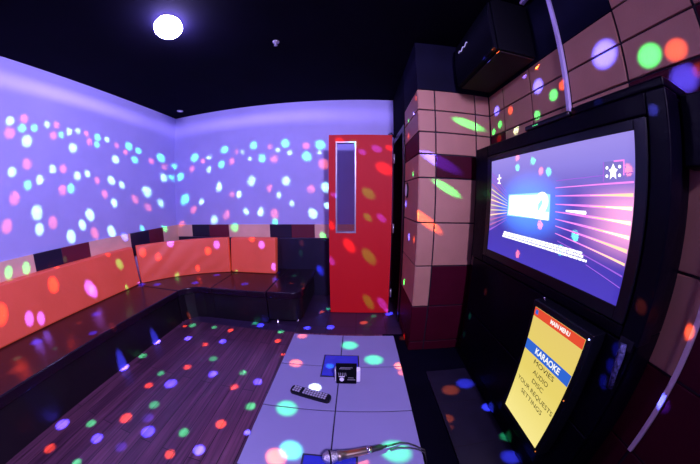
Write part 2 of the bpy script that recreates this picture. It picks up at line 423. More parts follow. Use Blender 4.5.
# table card in a white holder
cd = thing('table_card', (-.045, .90, TZ), 'black card with a white crown design standing in a white holder on the table', 'card')
p = MB(); p.box(-.100, .024, .905, .935, TZ+.001, TZ+.078, M['white']); p.build('card_holder', cd, bevel=.005, label='white holder block')
p = MB(); p.poly([(-.092, .895, TZ+.001), (.006, .895, TZ+.001), (.006, .903, TZ+.122), (-.092, .903, TZ+.122), (-.092, .899, TZ+.001), (.006, .899, TZ+.001), (.006, .9065, TZ+.122), (-.092, .9065, TZ+.122)],
       [(0,1,2,3), (4,7,6,5), (0,4,5,1), (1,5,6,2), (2,6,7,3), (3,7,4,0)], M['plastic_matt']); cc = p.build('card', cd, label='black card')
p = MB()
def CP(u, v):  # card face
    return (-.092+.098*u, .8945+.008*v-.0006, TZ+.001+.121*v)
def cq(u0, u1, v0, v1, m=M['white']): p.poly([CP(u0, v0), CP(u1, v0), CP(u1, v1), CP(u0, v1)], [(0,1,2,3)], m)
def tri(pts, m=M['white']): p.poly([CP(*q) for q in pts], [tuple(range(len(pts)))], m)
M['dimwhite'] = mat('print_grey', (.35, .35, .38), .6)
for k in range(5): tri([(.13+.085*k, .40), (.16+.085*k, .40), (.135+.085*k, .56), (.115+.085*k, .56)], M['dimwhite'])
tri([(.27+.11*math.cos(t), .22+.10*math.sin(t)) for t in [2*PI*i/14 for i in range(14)]])
tri([(.15, .34), (.40, .34), (.43, .38), (.12, .38)])
for k, (u0, u1, v) in enumerate(((.58, .85, .30), (.55, .95, .20), (.20, .80, .80), (.15, .7, .74))): cq(u0, u1, v, v+.022, M['dimwhite'])
p.build('printed_design', cc, label='white crown and small lines of print', recalc=False)

# microphone with cable
mc = thing('microphone', (-.07, .50, TZ), 'silver microphone with a champagne barrel and black cable lying on the table edge', 'microphone')
H = Vector((-.083, .487, TZ+.0295)); E = Vector((.072, .533, TZ+.0165)); dr_ = (E-H).normalized()
p = MB(); p.lathe([(0, -.026), (.011, -.0235), (.018, -.017), (.0225, -.008), (.024, -.003)] + [(.024, .003), (.0225, .010), (.019, .020), (.0165, .026)], H, M['chrome'], 24, dr_)
M['chrome_mesh'] = noise_tint(mat('steel_mesh', (.85, .85, .88), .3, 1), 200, .5, 1.3, .6, 300)
p.mats[0] = M['chrome_mesh']; g = p.build('grille', mc, label='silver mesh ball grille')
p = MB(); p.lathe([(.0235, -.003), (.0255, -.003), (.0255, .003), (.0235, .003)], H, M['plastic'], 24, dr_); p.build('ring', mc, label='dark ring around the grille')
p = MB(); ln = (E-H).length
p.lathe([(.0175, .026), (.020, .03), (.020, .038), (.017, .042), (.0155, .06), (.013, ln-.02), (.012, ln-.012)], H, M['brass'], 24, dr_)
p.lathe([(.0128, ln-.03), (.0145, ln-.03), (.0145, ln-.016), (.0128, ln-.016)], H, M['chrome'], 24, dr_); p.build('barrel', mc, label='champagne metal barrel')
p = MB(); p.lathe([(.012, ln-.012), (.0105, ln), (.0105, ln+.028), (.006, ln+.036), (.004, ln+.05)], H, M['rubber'], 20, dr_); p.build('plug', mc)
p = MB(); e2 = H + dr_*(ln+.045)
p.tube([tuple(e2), (.14, .552, TZ+.010), (.17, .562, TZ+.007), (.20, .558, TZ+.006), (.225, .545, TZ+.006), (.243, .532, TZ+.006), (.256, .525, TZ+.002), (.262, .52, TZ-.03), (.268, .50, TZ-.2), (.30, .47, .03), (.38, .45, .008), (.48, .35, .008), (.50, .1, .008)], .0035, M['rubber'], 8)
tag(p.build('microphone_cable'), 'black cable plugged into the microphone end and looping over the right edge of the table', 'cable')
cb = MB(); cb.tube([(.13, .535, TZ+.005), (.16, .543, TZ+.005), (.20, .540, TZ+.005), (.235, .528, TZ+.005), (.255, .512, TZ+.003), (.265, .50, TZ-.04), (.27, .47, TZ-.2), (.30, .36, .01), (.36, .2, .008)], .003, M['rubber'], 8)
tag(cb.build('audio_cable'), 'thin second black cable running over the right edge of the table beside the microphone cable', 'cable')

# dark mat beside the table
p = MB(); p.box(.552, .882, -.9, 1.452, .001, .016, M['mat_dark'])
for k in range(6): p.box(.552, .882, 1.452-.335*(k+1)-.003, 1.452-.335*(k+1), .016, .017, M['grout'])
tag(p.build('floor_mat', bevel=.003), 'dark rectangular mat on the floor along the foot of the black cabinet', 'mat')

# ------------------------------------------------------------ television cabinet
CX, CY0, CY1 = .893, .372, 1.652
cb = thing('media_cabinet', (.98, 1.0, 0), 'tall glossy black cabinet housing the television against the tiled wall', 'cabinet')
sy0, sy1, sz0, sz1 = .445, 1.482, .955, 1.628        # television opening
p = MB()
p.box(CX+.03, XR-.001, CY0+.01, CY1, 0, sz0-.03, M['cab'])           # lower carcass
p.box(CX+.075, XR-.001, CY0+.01, CY1, sz0-.03, 1.70, M['cab'])        # behind the tv
p.build('carcass', cb, bevel=.006)
p = MB()
p.box(CX-.006, CX+.09, CY0, sy0, sz0-.048, 1.705, M['cab']); p.box(CX-.006, CX+.09, sy1, CY1, sz0-.048, 1.705, M['cab'])
p.box(CX-.006, CX+.09, sy0, sy1, sz1, 1.705, M['cab']); p.box(CX-.006, CX+.09, sy0, sy1, sz0-.048, sz0, M['cab'])
p.build('screen_surround', cb, bevel=.008)
p = MB(); p.box(CX+.004, CX+.03, CY0+.02, CY1-.01, .09, .47, M['cab']); p.build('lower_panel', cb, bevel=.006)
p = MB(); p.box(CX+.004, CX+.03, CY0+.02, CY1-.01, .48, sz0-.055, M['cab']); p.build('upper_panel', cb, bevel=.006)
p = MB(); p.box(CX+.012, CX+.03, CY0+.03, CY1-.02, 0, .08, M['plastic_matt']); p.build('plinth', cb)
p = MB(); p.box(CX, XR-.001, CY0+.004, .78, 1.706, 1.742, M['cab']); p.build('raised_lid', cb, bevel=.008)
p = MB(); p.box(.985, XR-.001, .285, CY0-.001, 1.475, 1.70, M['cab']); p.build('side_box', cb, bevel=.008, label='small black box on the near side of the cabinet')

# television
tv = thing('television', (.89, .963, 1.3), 'large widescreen television showing bright purple and orange light streaks', 'television')
VY1, VY0, VZ0, VZ1 = 1.432, .493, 1.008, 1.588
p = MB(); p.box(.888, CX+.072, sy0+.004, sy1-.004, sz0+.004, sz1-.004, M['plastic'])
p.build('housing', tv, bevel=.004)
p = MB(); xb0, xb1 = .8805, .8875
p.box(xb0, xb1, sy0+.004, VY0, sz0+.004, sz1-.004, M['plastic']); p.box(xb0, xb1, VY1, sy1-.004, sz0+.004, sz1-.004, M['plastic'])
p.box(xb0, xb1, VY0, VY1, VZ1, sz1-.004, M['plastic']); p.box(xb0, xb1, VY0, VY1, sz0+.004, VZ0, M['plastic'])
p.build('bezel', tv, bevel=.003, label='glossy black bezel')
# picture: base gradient material
def screen_mat():
    m = bpy.data.materials.new('screen_gradient'); m.use_nodes = True; n = m.node_tree.nodes; l = m.node_tree.links; n.clear()
    tc = n.new('ShaderNodeTexCoord'); sp = n.new('ShaderNodeSeparateXYZ'); l.new(tc.outputs['Generated'], sp.inputs[0])
    r = n.new('ShaderNodeValToRGB'); e = r.color_ramp.elements
    e[0].position = 0; e[0].color = (.055, .035, .50, 1)
    e[1].position = 1; e[1].color = (.34, .27, .80, 1)
    x = e.new(.30); x.color = (.045, .03, .40, 1); x = e.new(.6); x.color = (.09, .06, .46, 1); x = e.new(.85); x.color = (.27, .22, .75, 1)
    l.new(sp.outputs['Z'], r.inputs[0])
    # warm glow towards the right edge (low Y) around the middle height
    def mr(sock, a, b, c, d):
        q = n.new('ShaderNodeMapRange'); q.interpolation_type = 'SMOOTHSTEP'
        for nm, v in zip(('From Min', 'From Max', 'To Min', 'To Max'), (a, b, c, d)): q.inputs[nm].default_value = v
        l.new(sock, q.inputs['Value']); return q.outputs[0]
    def mul(a, b):
        q = n.new('ShaderNodeMath'); q.operation = 'MULTIPLY'; l.new(a, q.inputs[0]); l.new(b, q.inputs[1]); return q.outputs[0]
    def addmix(base, fac, col):
        q = n.new('ShaderNodeMix'); q.data_type = 'RGBA'; q.blend_type = 'ADD'; q.inputs[7].default_value = (*col, 1)
        l.new(fac, q.inputs[0]); l.new(base, q.inputs[6]); return q.outputs[2]
    g = mul(mul(mr(sp.outputs['Y'], .0, .30, 1, 0), mr(sp.outputs['Z'], .18, .45, 0, 1)), mr(sp.outputs['Z'], .55, .75, 1, 0))
    c1 = addmix(r.outputs[0], g, (1.1, .42, .45))
    g2 = mul(mul(mr(sp.outputs['Y'], .88, 1.0, 0, 1), mr(sp.outputs['Z'], .2, .45, 0, 1)), mr(sp.outputs['Z'], .55, .8, 1, 0))
    c2 = addmix(c1, g2, (.40, .22, .08))
    # blue halo around the bright title
    dist = n.new('ShaderNodeVectorMath'); dist.operation = 'DISTANCE'
    mp = n.new('ShaderNodeMapping'); mp.inputs['Scale'].default_value = (0, 1, 1.0); l.new(tc.outputs['Generated'], mp.inputs[0])
    l.new(mp.outputs[0], dist.inputs[0]); dist.inputs[1].default_value = (0, .615, .52)
    c3 = addmix(c2, mr(dist.outputs['Value'], .10, .36, 1, 0), (.05, .30, 1.1))
    em_ = n.new('ShaderNodeEmission'); em_.inputs['Strength'].default_value = 1.0; l.new(c3, em_.inputs['Color'])
    gl = n.new('ShaderNodeBsdfGlossy'); gl.inputs['Roughness'].default_value = .35; gl.inputs['Color'].default_value = (.12, .12, .12, 1)
    df = n.new('ShaderNodeBsdfDiffuse'); df.inputs['Color'].default_value = (.10, .10, .10, 1)
    ad = n.new('ShaderNodeAddShader'); l.new(em_.outputs[0], ad.inputs[0]); l.new(df.outputs[0], ad.inputs[1])
    o = n.new('ShaderNodeOutputMaterial'); l.new(ad.outputs[0], o.inputs[0]); return m
M['scr'] = screen_mat()
p = MB(); xs = .8860
p.box(xs, .8878, VY0, VY1, VZ0, VZ1, M['scr']); scr = p.build('screen', tv, label='lit picture of light streaks around a glowing white title')
def SP(u, v, d=.0008): return (xs-d, VY1-(VY1-VY0)*u, VZ0+(VZ1-VZ0)*v)
p = MB()
def sq(pts, m, d=.0008): p.poly([SP(u, v, d) for u, v in pts], [tuple(range(len(pts)))], m)
MP, MO, MW, MC, MV, MY, MR = em('line_pink', (1, .28, .95), 1.1), em('line_orange', (1, .62, .38), 1.5), em('line_white', (1, 1, 1), 1.6), em('line_cyan', (.45, .85, 1), 1.1), em('line_violet', (.45, .16, .9), .9), em('line_cream', (.95, .85, .55), 1.0), em('line_red', (.75, .25, .6), .8)
lines = [((.60, .735), (.99, .765), .002, MV), ((.596, .681), (.995, .712), .006, MP), ((.599, .619), (.995, .640), .011, MP), ((.602, .556), (.995, .565), .014, MP), ((.605, .499), (.995, .483), .015, MP), ((.609, .443), (.995, .402), .014, MP), ((.613, .391), (.995, .325), .012, MP), ((.617, .335), (.995, .248), .008, MP), ((.637, .281), (.995, .178), .005, MV), ((.82, .175), (.995, .11), .003, MV)]
for (u0, v0), (u1, v1), h, m in lines:
    sq([(u0, v0-.003), (u1, v1-h), (u1, v1+h), (u0, v0+.003)], m)
    if h >= .008:
        um = .80; vm = v0+(v1-v0)*(um-u0)/(u1-u0); sq([(um, vm-.001), (u1, v1-h*.95), (u1, v1+h*.95), (um, vm+.001)], MO, .0012)
        um = .88; vm = v0+(v1-v0)*(um-u0)/(u1-u0); sq([(um, vm-.001), (u1, v1-h*.6), (u1, v1+h*.6), (um, vm+.001)], MW if h > .012 else MO, .0016)
for k in range(12):
    v0 = .86-.058*k; v1 = .63-.0235*k
    m = (MV, MV, MR, MY, MY, MO, MY, MY, MO, MR, MR, MV)[k]
    sq([(.006, v0-.008), (.20, v1-.002), (.20, v1+.002), (.006, v0+.008)], m)
    sq([(.006, v0+.018), (.12, (v0+v1)/2+.012), (.12, (v0+v1)/2+.008), (.006, v0+.012)], MV)
sq([(.675, .507), (.785, .500), (.79, .512), (.785, .526), (.675, .520), (.67, .513)], MW, .002)
# blazing title: unreadable block letters ending in a 2
HAL = em('title_halo', (.35, .75, 1), 1.3)
sq([(.205, .415), (.57, .425), (.565, .63), (.50, .645), (.21, .625)], HAL, .0018)
sq([(.222, .43), (.30, .43), (.48, .43), (.48, .625), (.225, .612)], em('title_core', (.95, 1, 1), 3), .0024)
add_text(p, '2', SP(.515, .525, .0026), (0, -1, 0), (0, 0, 1), .155, M['tc2'] if 'tc2' in M else MW, bold=.012)
# three rows of tiny caption text
for k, (u0, u1, v) in enumerate(((.185, .792, .243), (.178, .80, .222), (.172, .822, .199))):
    u = u0; random.seed(k)
    while u < u1:
        wd = random.uniform(.012, .04); wd = min(wd, u1-u)
        sq([(u, v-.0085), (u+wd, v-.0085), (u+wd, v+.0085), (u, v+.0085)], MW, .002); u += wd+.0035
# small emblem, top left, and star-man icon in a box, top right
cx_, cy_ = .099, .79
sq([(cx_-.006, cy_-.05), (cx_+.006, cy_-.05), (cx_+.006, cy_+.05), (cx_-.006, cy_+.05)], MW, .002)
sq([(cx_-.022, cy_+.012), (cx_+.022, cy_+.020), (cx_+.022, cy_+.004), (cx_-.022, cy_-.004)], MW, .002)
sq([(cx_-.018, cy_-.035), (cx_+.018, cy_-.04), (cx_+.018, cy_-.052), (cx_-.018, cy_-.047)], MW, .002)
ix, iy = .908, .776; dk = em('icon_box', (.24, .20, .66), .95)
sq([(.862, .715), (.953, .730), (.955, .838), (.862, .838)], dk, .0020)
for q in ([(.862, .715), (.867, .715), (.867, .838), (.862, .838)], [(.91, .832), (.957, .832), (.957, .842), (.91, .842)], [(.951, .75), (.957, .75), (.957, .842), (.951, .842)]): sq(q, MV if q[0][0] < .9 else MP, .0024)
star = [(0, .048), (.009, .018), (.020, .010), (.012, -.006), (.014, -.046), (.003, -.030), (-.003, -.030), (-.014, -.046), (-.012, -.006), (-.020, .010), (-.009, .018)]
sq([(ix+a, iy+b) for a, b in star], MW, .0026)
for a, b in ((-.028, .024), (.028, .026), (-.028, -.026), (.028, -.024)):
    sq([(ix+a+.0065*math.cos(t), iy+b+.0105*math.sin(t)) for t in [2*PI*i/10 for i in range(10)]], MW, .0026)
p.build('screen_graphics', scr, recalc=False, label='purple and orange light streaks, white title and icons on the screen')

# sensor bar on top of the cabinet
sb = thing('receiver_box', (.94, .98, 1.706), 'slim black box with tiny green lights on top of the television cabinet', 'box')
p = MB(); p.box(.884, .935, .785, 1.09, 1.7065, 1.732, M['plastic']); p.build('case', sb, bevel=.006)
for y in (1.02, 1.005, .99):
    p = MB(); p.box(.8825, .885, y-.003, y+.003, 1.716, 1.721, M['led_green']); p.build('indicator_light', sb, label='tiny green light')

# ------------------------------------------------------------ song menu screen
mn = thing('menu_monitor', (.85, .68, .26), 'upright black touch screen with a yellow karaoke menu on the cabinet front', 'monitor')
NY1, NY0, NZ0, NZ1 = .831, .531, .270, .869
p = MB(); p.box(.8215, CX+.0035, NY0-.028, NY1+.022, NZ0-.03, NZ1+.030, M['plastic']); p.build('housing', mn, bevel=.006)
M['menu_y'] = em('menu_yellow', (1, .80, .22), 1.0); M['menu_r'] = em('menu_red', (.80, .075, .035), 1.0); M['menu_b'] = em('menu_blue', (.03, .13, .62), 1.05)
M['menu_t'] = em('menu_white', (1, 1, 1), 1.0); M['menu_k'] = em('menu_dark', (.03, .015, .005), .5)
def menu_grad():
    m = M['menu_y']; n = m.node_tree.nodes; l = m.node_tree.links; e = [q for q in n if q.type == 'EMISSION'][0]
    tc = n.new('ShaderNodeTexCoord'); sp = n.new('ShaderNodeSeparateXYZ'); l.new(tc.outputs['Generated'], sp.inputs[0])
    r = n.new('ShaderNodeValToRGB'); r.color_ramp.elements[0].color = (.95, .82, .28, 1); r.color_ramp.elements[1].color = (.80, .60, .16, 1)
    x = r.color_ramp.elements.new(.5); x.color = (.82, .66, .15, 1)
    l.new(sp.outputs['Z'], r.inputs[0]); l.new(r.outputs[0], e.inputs['Color'])
menu_grad()
p = MB(); p.box(.8195, .8213, NY0, NY1, NZ0, NZ1, M['menu_y']); ms = p.build('screen', mn, label='lit yellow menu page')
p = MB()
def NP(u, v, d=.0006): return (.8195-d, NY1-(NY1-NY0)*u, NZ0+(NZ1-NZ0)*v)
def nq(u0, u1, v0, v1, m, d=.0006): p.poly([NP(u0, v0, d), NP(u1, v0, d), NP(u1, v1, d), NP(u0, v1, d)], [(0,1,2,3)], m)
nq(0, 1, .93, 1, M['menu_r']); nq(0, 1, .637, .728, M['menu_b'])
def nt(txt, u, v, size, m, w, bold=.0006): add_text(p, txt, NP(u, v, .0012), (0, -1, 0), (0, 0, 1), size, m, width=w, bold=bold)
nt('MAIN MENU', .56, .965, .026, M['menu_t'], .115, .0010)
nq(.03, .09, .95, .985, M['menu_b'], .001)
nt('KARAOKE', .52, .682, .042, M['menu_t'], .165, .0012)
for txt, v, wd in (('MOVIES', .598, .140), ('AUDIO', .520, .108), ('DISC', .448, .082), ('YOUR REQUESTS', .365, .276), ('SETTINGS', .288, .170)): nt(txt, .52, v, .034, M['menu_k'], wd, 0)
p.build('menu_text', ms, recalc=False, label='red header, blue highlight bar and menu lettering')
p = MB(); p.tube([(.84, .80, NZ1+.028), (.835, .798, NZ1+.045), (.83, .80, NZ1+.058)], .004, M['chrome'], 8); p.build('clip', mn, label='small silver clip on the top edge')
for nm, y, z, m, lb in (('power_light', NY0-.012, NZ1+.008, 'led_blue', 'tiny blue light'), ('status_light', NY0-.012, NZ0-.012, 'led_red', 'tiny orange light'), ('status_light', NY0-.012, NZ0+.32, 'led_red', 'tiny orange light')):
    p = MB(); p.lathe([(0, -.001), (.0035, -.001), (.003, .001), (0, .001)], (.8205, y, z), M[m], 10, (-1, 0, 0)); p.build(nm, mn, label=lb)
M['beam_blue_metal'] = noise_tint(mat('blue_glint_metal', (.10, .10, .28), .45, .3), 70, .1, 1.6, .9, 90)  # blue beam light and its sparkle put into the metal's colour
# chrome holder on the cabinet right of the menu
hd = thing('microphone_holder', (.88, .405, .80), 'sparkling metal holder on the cabinet to the right of the menu screen', 'holder')
p = MB(); p.tube([(CX-.012, .418, .905), (CX-.02, .410, .86), (CX-.02, .405, .80), (CX-.012, .400, .735)], [.012, .014, .011, .010], M['beam_blue_metal'], 12); p.build('clip_arm', hd)
p = MB(); p.box(CX-.010, CX-.0062, .385, .44, .885, .925, M['silver']); p.box(CX-.010, CX+.003, .39, .43, .73, .79, M['silver']); p.bm.free()
for y0, y1, z0, z1 in ((.385, .44, .885, .925), (.388, .432, .725, .765)):
    p = MB(); p.box(CX-.0095, CX-.0062, y0, y1, z0, z1, M['plastic']); p.build('mounting_plate', hd, bevel=.002)
hd.location.z = .80

# ------------------------------------------------------------ speaker in the top corner
sp = thing('wall_speaker', (.93, 1.42, 2.4), 'large black loudspeaker hung in the top corner over the tiled pier', 'speaker')
p = MB()
prof = [(.775, 2.200), (.771, 2.30), (.768, 2.40), (.775, 2.50), (.80, 2.56), (.84, 2.592)] + [(XR-.015, 2.592), (XR-.015, 2.215)]
p.prism([(.80, 2.203), (.80, 2.56), (.84, 2.59), (XR-.015, 2.59), (XR-.015, 2.203)], 1.135, 1.70, M['plastic_matt'], 'y')
p.build('speaker_cabinet', sp, bevel=.008)
p = MB(); p.prism([(.798, 2.205), (.776, 2.21), (.769, 2.30), (.767, 2.40), (.772, 2.49), (.785, 2.55), (.798, 2.565)], 1.145, 1.69, M['spk'], 'y'); gr = p.build('speaker_grille', sp, bevel=.004)
p = MB(); p.box(.81, XR-.02, 1.15, 1.69, 2.196, 2.2025, M['spk_bottom']); p.build('bottom_panel', sp)

p = MB(); pts = []
for i in range(17):
    t = i/16; pts.append((.7655, 1.60-.15*t, 2.447+.010*math.sin(t*PI*5)*(1-.3*t)))
p.tube(pts, .0042, M['logo'], 6); p.build('name_badge', sp, label='small pale script badge')
p = MB(); p.box(.93, 1.0, 1.37, 1.43, 2.585, ZC-.001, M['plastic_matt']); p.build('bracket', sp)

# ------------------------------------------------------------ conduits and trims
p = MB(); rr = .016
p.box(XR-.020, XR-.0005, .928, .953, 1.752, 2.19, M['conduit']); p.box(XR-.020, XR-.0125, .928, .953, 2.19, 2.60, M['conduit'])
p.box(XR-.0195, XR-.0125+.012, .929, .952, 2.19, 2.60, M['conduit'])
tag(p.build('cable_trunking', bevel=.004), 'white cable trunking running up the tiled wall from the television to the ceiling', 'trunking')
p = MB(); p.box(1.015, 1.045, .90, 1.13, ZC-.022, ZC-.0005, M['conduit']); p.box(1.015, XR-.021, .90, .93, ZC-.022, ZC-.0005, M['conduit'])
tag(p.build('cable_trunking', bevel=.004), 'short white cable trunking on the black ceiling leading to the speaker', 'trunking')
p = MB(); p.box(XR-.018, XR-.0005, .256, .276, .449, 1.42, M['strip'])
struct(p.build('trim_5', bevel=.003), 'pale upright strip on the tiled wall right of the cabinet', 'wall trim')

# oval switch on the pier's side face
sw = thing('wall_switch', (XP, 2.15, 1.41), 'small oval switch plate with a dark rim on the side of the tiled pier', 'switch')
p = MB()
def oval(x, ry, rz, n=24): return [(2.150+ry*math.cos(2*PI*i/n), 1.405+rz*math.sin(2*PI*i/n)) for i in range(n)]
p.prism(oval(0, .050, .072), XP-.012, XP+.001, M['plastic'], 'x'); p.build('rim', sw, label='dark oval rim')
p = MB(); p.prism(oval(0, .036, .055), XP-.016, XP-.012, M['white'], 'x'); p.build('plate', sw, label='pale centre plate')

# ------------------------------------------------------------ ceiling fittings
DX, DY = -1.285, 1.200
dm = thing('disco_lamp', (DX, DY, ZC), 'glowing round dome party lamp on the black ceiling throwing coloured spots', 'lamp')
p = MB(); p.lathe([(0, 0), (.085, 0), (.085, -.012), (.07, -.014)], (DX, DY, ZC-.0005), M['white'], 32); p.build('lamp_base', dm)
p = MB(); p.lathe([(.070, -.013), (.090, -.022), (.100, -.040)] + [(.100*math.cos(t), -.045-.080*math.sin(t)) for t in [PI/2*i/8 for i in range(0, 9)]], (DX, DY, ZC), M['dome'], 32); p.build('dome', dm, label='glowing white dome')
dl = thing('downlight', (-2.449, 2.744, ZC), 'small recessed downlight in the ceiling corner above the benches', 'lamp')
p = MB(); p.lathe([(.028, -.001), (.045, -.001), (.045, -.006), (.040, -.010), (.028, -.006), (.028, -.001)], (-2.449, 2.744, ZC), M['silver'], 24); p.build('trim_ring', dl)
p = MB(); p.lathe([(0, -.004), (.028, -.004), (.028, -.002), (0, -.002)], (-2.449, 2.744, ZC), mat('pale_lens', (.6, .6, .8), .3, emit=(.6, .55, 1), es=.4), 20); p.build('lens', dl)
sk = thing('ceiling_sprinkler', (-.644, 1.698, ZC), 'tiny metal sprinkler head in the middle of the black ceiling', 'sprinkler')
p = MB(); p.lathe([(0, -.001), (.028, -.001), (.026, -.008), (.010, -.010), (.008, -.03), (0, -.03)], (-.644, 1.698, ZC), M['silver'], 20); p.build('collar', sk)
p = MB(); p.lathe([(0, -.036), (.014, -.036), (.014, -.034), (0, -.034)], (-.644, 1.698, ZC), M['silver'], 16)
p.tube([(-.652, 1.698, ZC-.028), (-.652, 1.698, ZC-.035)], .0015, M['silver'], 6); p.tube([(-.636, 1.698, ZC-.028), (-.636, 1.698, ZC-.035)], .0015, M['silver'], 6); p.build('deflector', sk)

# ------------------------------------------------------------ light
def area(name, loc, size, power, col, aim=(0, 0, 0)):
    l = bpy.data.lights.new(name, 'AREA'); l.shape = 'DISK'; l.size = size; l.energy = power; l.color = col
    o = bpy.data.objects.new(name, l); COL.objects.link(o); o.location = loc
    o.rotation_euler = (Vector(aim)-Vector(loc)).to_track_quat('-Z', 'Y').to_euler(); return o
DOME_E = 165
M['dome'].node_tree.nodes['Principled BSDF'].inputs['Emission Strength'].default_value = DOME_E
def spot(name, loc, aim, power, col, cone, blend, size):
    l = bpy.data.lights.new(name, 'SPOT'); l.energy = power; l.color = col; l.spot_size = math.radians(cone); l.spot_blend = blend; l.shadow_soft_size = size
    o = bpy.data.objects.new(name, l); COL.objects.link(o); o.location = loc
    o.rotation_euler = (Vector(aim)-Vector(loc)).to_track_quat('-Z', 'Y').to_euler(); return o
spot('added_fill', (.55, -1.0, 2.45), (-1.9, 2.4, 1.0), 400, (.62, .47, 1), 120, .8, .12)  # added unseen violet fill, brightening the walls, pier and seat backs
# flat fan of light leaving the rim of the dome lamp just under the ceiling
rl = bpy.data.lights.new('rim_light', 'POINT'); rl.energy = 90; rl.color = (.50, .36, 1); rl.shadow_soft_size = .004; rl.use_nodes = True
nn, ll = rl.node_tree.nodes, rl.node_tree.links
tcn = nn.new('ShaderNodeTexCoord'); sx = nn.new('ShaderNodeSeparateXYZ'); ll.new(tcn.outputs['Normal'], sx.inputs[0])
m1 = nn.new('ShaderNodeMath'); m1.operation = 'ADD'; m1.inputs[1].default_value = .035; ll.new(sx.outputs['Z'], m1.inputs[0])
m2 = nn.new('ShaderNodeMath'); m2.operation = 'ABSOLUTE'; ll.new(m1.outputs[0], m2.inputs[0])
m3 = nn.new('ShaderNodeMapRange'); m3.interpolation_type = 'SMOOTHSTEP'; ll.new(m2.outputs[0], m3.inputs['Value'])
for nm_, v_ in zip(('From Min', 'From Max', 'To Min', 'To Max'), (.0, .075, 1, 0)): m3.inputs[nm_].default_value = v_
ll.new(m3.outputs[0], nn['Emission'].inputs['Strength'])
ro = bpy.data.objects.new('rim_light', rl); COL.objects.link(ro); ro.parent = dm; ro.location = (0, 0, -.135)
W = bpy.data.worlds.new('World'); S.world = W; W.use_nodes = True
W.node_tree.nodes['Background'].inputs[0].default_value = (.3, .2, 1, 1); W.node_tree.nodes['Background'].inputs[1].default_value = .02

